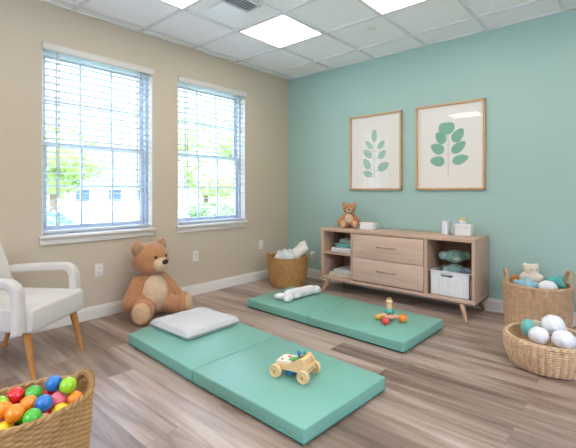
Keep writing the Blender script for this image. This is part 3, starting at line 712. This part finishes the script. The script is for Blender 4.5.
# coloured balls
BALLS = [('blue', 2.072, -3.633, 0.45), ('lime', 2.138, -3.609, 0.456), ('orange', 2.15, -3.591, 0.404), ('green', 2.049, -3.691, 0.428), ('red', 2.02, -3.738, 0.429), ('orange', 2.097, -3.719, 0.42), ('blue', 2.152, -3.69, 0.43), ('red', 2.05, -3.644, 0.397), ('pink', 2.126, -3.64, 0.411), ('red', 2.127, -3.686, 0.379), ('yellow', 2.178, -3.646, 0.393), ('orange', 2.164, -3.776, 0.437), ('green', 2.2, -3.737, 0.42), ('lime', 2.041, -3.79, 0.426), ('red', 2.059, -3.751, 0.39), ('orange', 2.098, -3.792, 0.429), ('yellow', 2.151, -3.801, 0.388), ('peach', 2.181, -3.701, 0.382), ('pink', 2.081, -3.8, 0.376), ('red', 2.004, -3.793, 0.29), ('green', 1.996, -3.711, 0.338), ('green', 2.12, -3.664, 0.29), ('yellow', 2.092, -3.702, 0.319), ('orange', 2.047, -3.802, 0.324), ('red', 2.129, -3.73, 0.29), ('pink', 2.054, -3.59, 0.29), ('lime', 2.085, -3.824, 0.29), ('green', 1.995, -3.74, 0.29), ('lime', 2.092, -3.626, 0.32), ('pink', 2.18, -3.776, 0.29), ('lime', 2.126, -3.785, 0.29), ('pink', 2.028, -3.843, 0.29), ('orange', 2.176, -3.666, 0.29), ('green', 2.064, -3.664, 0.29), ('peach', 2.162, -3.827, 0.29), ('orange', 2.018, -3.632, 0.29), ('red', 2.153, -3.617, 0.29), ('lime', 2.047, -3.717, 0.29), ('orange', 2.126, -3.869, 0.29), ('blue', 2.0, -3.684, 0.29), ('yellow', 2.073, -3.766, 0.29), ('orange', 2.184, -3.721, 0.29), ('pink', 2.109, -3.583, 0.29), ('pink', 1.998, -3.767, 0.338), ('red', 2.071, -3.878, 0.29), ('green', 2.146, -3.851, 0.338)]
BC = dict(blue='1f6fb5', lime='97c81f', orange='f28a1c', green='4cae33', red='d8232b', pink='e2707f', yellow='f3c41d', peach='e8a184')
BM = {k: plain('ball_'+k, v, .28, .02, bs=0, coat=.3) for k, v in BC.items()}
BL = ['large blue ball topmost at the far end of the basket, by the handle', 'lime green ball between the blue ball and the basket handle', 'orange ball against the rim, just below the basket handle',
      'green ball by the back rim, beside the big blue ball', 'red ball nearest the back rim, left of the green one', 'orange ball in the middle, in front of the green and red balls', 'blue ball in the middle of the heap, surrounded by red and orange',
      'red ball tucked under the topmost blue ball', 'pink ball beneath the lime ball near the handle', 'red ball at the front rim, below the middle blue ball', 'yellow ball at the front rim, nearest the handle end', 'orange ball on top at the front rim, beside the bright green ball',
      'bright green ball at the front rim', 'lime ball at the left edge of the photo, highest in the basket there', 'red ball sunk behind the front orange ball', 'orange ball at the left edge of the photo, under the lime one', 'yellow ball at the front rim by the left edge of the photo',
      'peach ball low between the green and red balls', 'pink ball sunk at the left edge of the photo']
me0 = None
for k, (c, x, y, z) in enumerate(BALLS):
    o = link('play_ball', E_((0, 0, 0), .0276, (random.random(), random.random(), 0), 24, 16), BM[c], loc=(x, y, z))
    tag(o, BL[k] if k < len(BL) else c+' ball buried low in the ball basket', 'ball', 'coloured play balls in the golden basket')

# contents of the right-hand baskets
M_YARN = fur('white_fluff', 'dedcda', .05); M_YT = fur('teal_fluff', '6db3a6', .06)
def fluff(label, loc, r, m, group, cat='ball', name='fluffy_ball'):
    bm = E_((0, 0, 0), 1, (random.random(), 0, random.random()), 32, 20)
    for v in bm.verts:
        n = v.co.normalized(); k = 1+.025*math.sin(9*n.x+4*n.z)+.02*math.sin(11*n.y-5*n.x)+.015*math.sin(17*n.z+3*n.y); v.co = Vector((n.x*r[0]*k, n.y*r[1]*k, n.z*r[2]*k))
    tag(link(name, bm, m, loc=loc), label, cat, group)
GL = 'fluffy balls in the low basket'
fluff('white fluffy ball at the back of the low basket, topmost', (3.235, -.985, .25), (.068, .068, .064), M_YARN, GL)
fluff('white fluffy ball at the front left of the low basket', (3.175, -1.115, .2), (.06, .06, .055), M_YARN, GL)
fluff('white fluffy ball at the front right of the low basket', (3.31, -1.12, .205), (.066, .066, .06), M_YARN, GL)
fluff('teal fluffy ball at the left side of the low basket', (3.09, -.99, .2), (.042, .042, .058), M_YT, GL)
fluff('beige fluffy ball behind the teal one in the low basket', (3.13, -.91, .19), (.045, .045, .05), fur('beige_fluff', 'b9b39f', .06), GL)
fluff('white fluffy ball low at the back of the low basket', (3.27, -.9, .17), (.05, .05, .05), M_YARN, GL)
fluff('white fluffy ball low at the right side of the low basket', (3.38, -.99, .15), (.055, .055, .05), M_YARN, GL)
GT = 'soft things in the tall basket'
t = thing('stuffed_toy', 'cream plush with a round head on top of the tall basket', 'stuffed toy', (2.965, -.17, .335), -1.0)
bm = bmesh.new(); ell(bm, (0, 0, .05), (.075, .09, .07)); ell(bm, (.01, .0, .13), (.055, .06, .05)); ell(bm, (0, .045, .165), (.018, .022, .02)); ell(bm, (0, -.045, .165), (.018, .022, .02)); ell(bm, (.06, .02, .06), (.05, .06, .05))
link('body', fuse(bm, .007, 6), fur('cream_plush', 'd8c8b4', .05), t)
for s_ in (-1, 1): link('eye', E_((.062, s_*.02, .138), .005, u=12, v=8), M_BLACK, t)
def crumple(hx, hy, hz, seed):
    bm = cushion(hx, hy, hz, 22, 3, .5, .1, seed, .006); rnd = random.Random(seed); ph = [rnd.uniform(0, 6) for _ in range(4)]
    for v in bm.verts: v.co.z += .3*hz*(math.sin(v.co.x*38+ph[0])*math.cos(v.co.y*30+ph[1])+.5*math.sin((v.co.x+v.co.y)*50+ph[2]))
    return bm
fluff('white fluffy ball at the front of the tall basket', (3.12, -.378, .375), (.066, .056, .05), M_YARN, GT)
tag(link('folded_cloth', crumple(.07, .058, .045, 7), fabric('teal_cloth', '5aa99c'), loc=(3.15, -.235, .388), rot=(.2, -.15, .3)), 'teal cloth bunched in the tall basket by its right handle', 'cloth', GT)
tag(link('folded_cloth', crumple(.085, .06, .035, 8), fabric('blue_cloth', '93b8bf'), loc=(2.965, -.355, .37), rot=(.1, .05, -.5)), 'pale blue cloth along the left front rim of the tall basket', 'cloth', GT)
tag(link('toy_peg', cyl(bmesh.new(), (2.865, -.27, .30), (2.86, -.275, .42), .016, .013, 16), ORG), 'orange wooden peg by the left handle of the tall basket', 'toy', GT)
# contents of the corner basket
GC = 'soft things in the corner basket'
tag(link('blanket', crumple(.14, .12, .07, 11), fabric('white_throw', 'c9ccca'), loc=(.45, -.54, .345), rot=(.05, -.05, .5)), 'white blanket heaped in the corner rope basket', 'blanket', GC)
tag(link('small_pillow', cushion(.12, .1, .045, seed=12, wr=.006), fabric('cream_cover', 'e3ddd0'), loc=(.585, -.45, .42), rot=(.5, -.75, .5)), 'small cream pillow poking up from the corner rope basket', 'pillow', GC)

# ---------------------------------------------------------------- outside the windows
M_GRASS = plain('lawn', '8e9878', .9, .12, 3)
struct('trim_2', B((-70, -60, -.55), (60, 60, -.3)), M_GRASS)['label'] = 'lawn outside the windows'
bpy.data.objects['trim_2'].name = 'lawn'
bpy.data.objects['lawn']['kind'] = 'structure'
bm = bmesh.new(); box(bm, (-6, -16, -.3), (16, YF-.25, -.26)); box(bm, (XR+.25, -16, -.3), (16, 8, -.26)); struct('bounce_paving', bm, plain('pale_concrete', 'e2e2de', .9, .03))  # pale paving added outside the unseen windows to bounce daylight onto the ceiling
tag(link('road', B((-21, -38, -.3), (-15, 58, -.285)), plain('pale_asphalt', 'b9bab8', .9, .03)), 'pale street beyond the lawn outside the windows', 'road', None, 'structure')
def foliage(bm, c, r, n, leaf, rnd):
    for _ in range(n):
        u = Vector((rnd.gauss(0, 1), rnd.gauss(0, 1), rnd.gauss(0, 1))).normalized()*rnd.uniform(.55, 1.05)
        p = Vector(c)+Vector((u.x*r[0], u.y*r[1], u.z*r[2])); a = Vector((rnd.gauss(0, 1), rnd.gauss(0, 1), rnd.gauss(0, 1))).normalized()*leaf; b = a.orthogonal().normalized()*leaf*.5
        bm.faces.new([bm.verts.new(q) for q in (p-a, p+b, p+a, p-b)])
def tree(loc, h, r, label, c, seed, name='tree', cat='tree'):
    rnd = random.Random(seed); t = thing(name, label, cat, loc, 0, 'greenery outside the windows')
    if name == 'tree':
        bm = bmesh.new(); cyl(bm, (0, 0, 0), (0, 0, h*.55), .16, .09, 10)
        for k in range(4): a = k*1.7; cyl(bm, (0, 0, h*.4), (math.cos(a)*r*.5, math.sin(a)*r*.5, h*.7), .06, .03, 8)
        link('trunk', bm, plain('bark', '7d6a55', .9, .1), t)
    bm = bmesh.new(); z0 = h*.62 if name == 'tree' else h*.5
    for k in range(7):
        a = rnd.uniform(0, 6.3); q = rnd.uniform(0, .55)*r; zz = z0+rnd.uniform(-.2, .25)*h
        foliage(bm, (math.cos(a)*q, math.sin(a)*q, zz), (r*.6, r*.6, (h-z0)*.6), 260, .13*r**.3, rnd)
        ell(bm, (math.cos(a)*q, math.sin(a)*q, zz), (r*.5, r*.5, (h-z0)*.5), u=10, v=8)
    link('crown', bm, plain(c[0], c[1], .85, .2, 4, bs=0), t, smooth=False)
YG = ('yellow_green_leaves', 'a0b471'); DG = ('mid_green_leaves', '87a270'); TG = ('teal_green_leaves', '7fa198')
tree((-12, .9, -.3), 3.4, 1.7, 'yellow-green tree seen low through the window nearer the armchair', YG, 1)
tree((-12, 7.6, -.3), 4.6, 2.2, 'leafy tree seen through the window nearer the green wall, left side', YG, 2)
tree((-14, 11.4, -.3), 5.0, 2.3, 'leafy tree seen through the window nearer the green wall, right side', DG, 3)
tree((-7, -.9, -.3), .95, .8, 'teal green shrub low outside the window nearer the armchair', TG, 4, 'shrub', 'shrub')
tree((-8, 4.9, -.3), 1.0, .9, 'round green shrub low outside the window nearer the green wall, left of the other', DG, 5, 'shrub', 'shrub')
tree((-8, 6.9, -.3), 1.2, .9, 'round green shrub low outside the window nearer the green wall, right of the other', DG, 6, 'shrub', 'shrub')
# house across the street
hs = thing('house', 'pale house with grey-blue roof across the street outside', 'house', (-30, 12.5, -.3))
link('walls', B((-4, -6, 0), (3, 5, 2.0)), plain('pale_siding', 'dfe3e6', .8, .02), hs, smooth=False)
bm = bmesh.new(); vs = [bm.verts.new(p) for y in (-6.5, 5.5) for p in ((3.6, y, 1.9), (-4.6, y, 1.9), (-.5, y, 3.9))]
bm.faces.new(vs[:3]); bm.faces.new(vs[3:][::-1])
for i in range(3): j = (i+1) % 3; bm.faces.new((vs[i], vs[3+i], vs[3+j], vs[j]))
link('roof', bm, plain('slate_roof', '5c7080', .8, .05), hs, smooth=False)
for y in (-4.8, -2.4, 0, 2.6):
    w = link('window', B((2.98, y-.55, .6), (3.06, y+.55, 1.6)), M_TRIM, hs, smooth=False); link('pane', B((3.05, y-.48, .67), (3.075, y+.48, 1.53)), plain('house_glass', '4f6474', .2, .02), w, smooth=False)
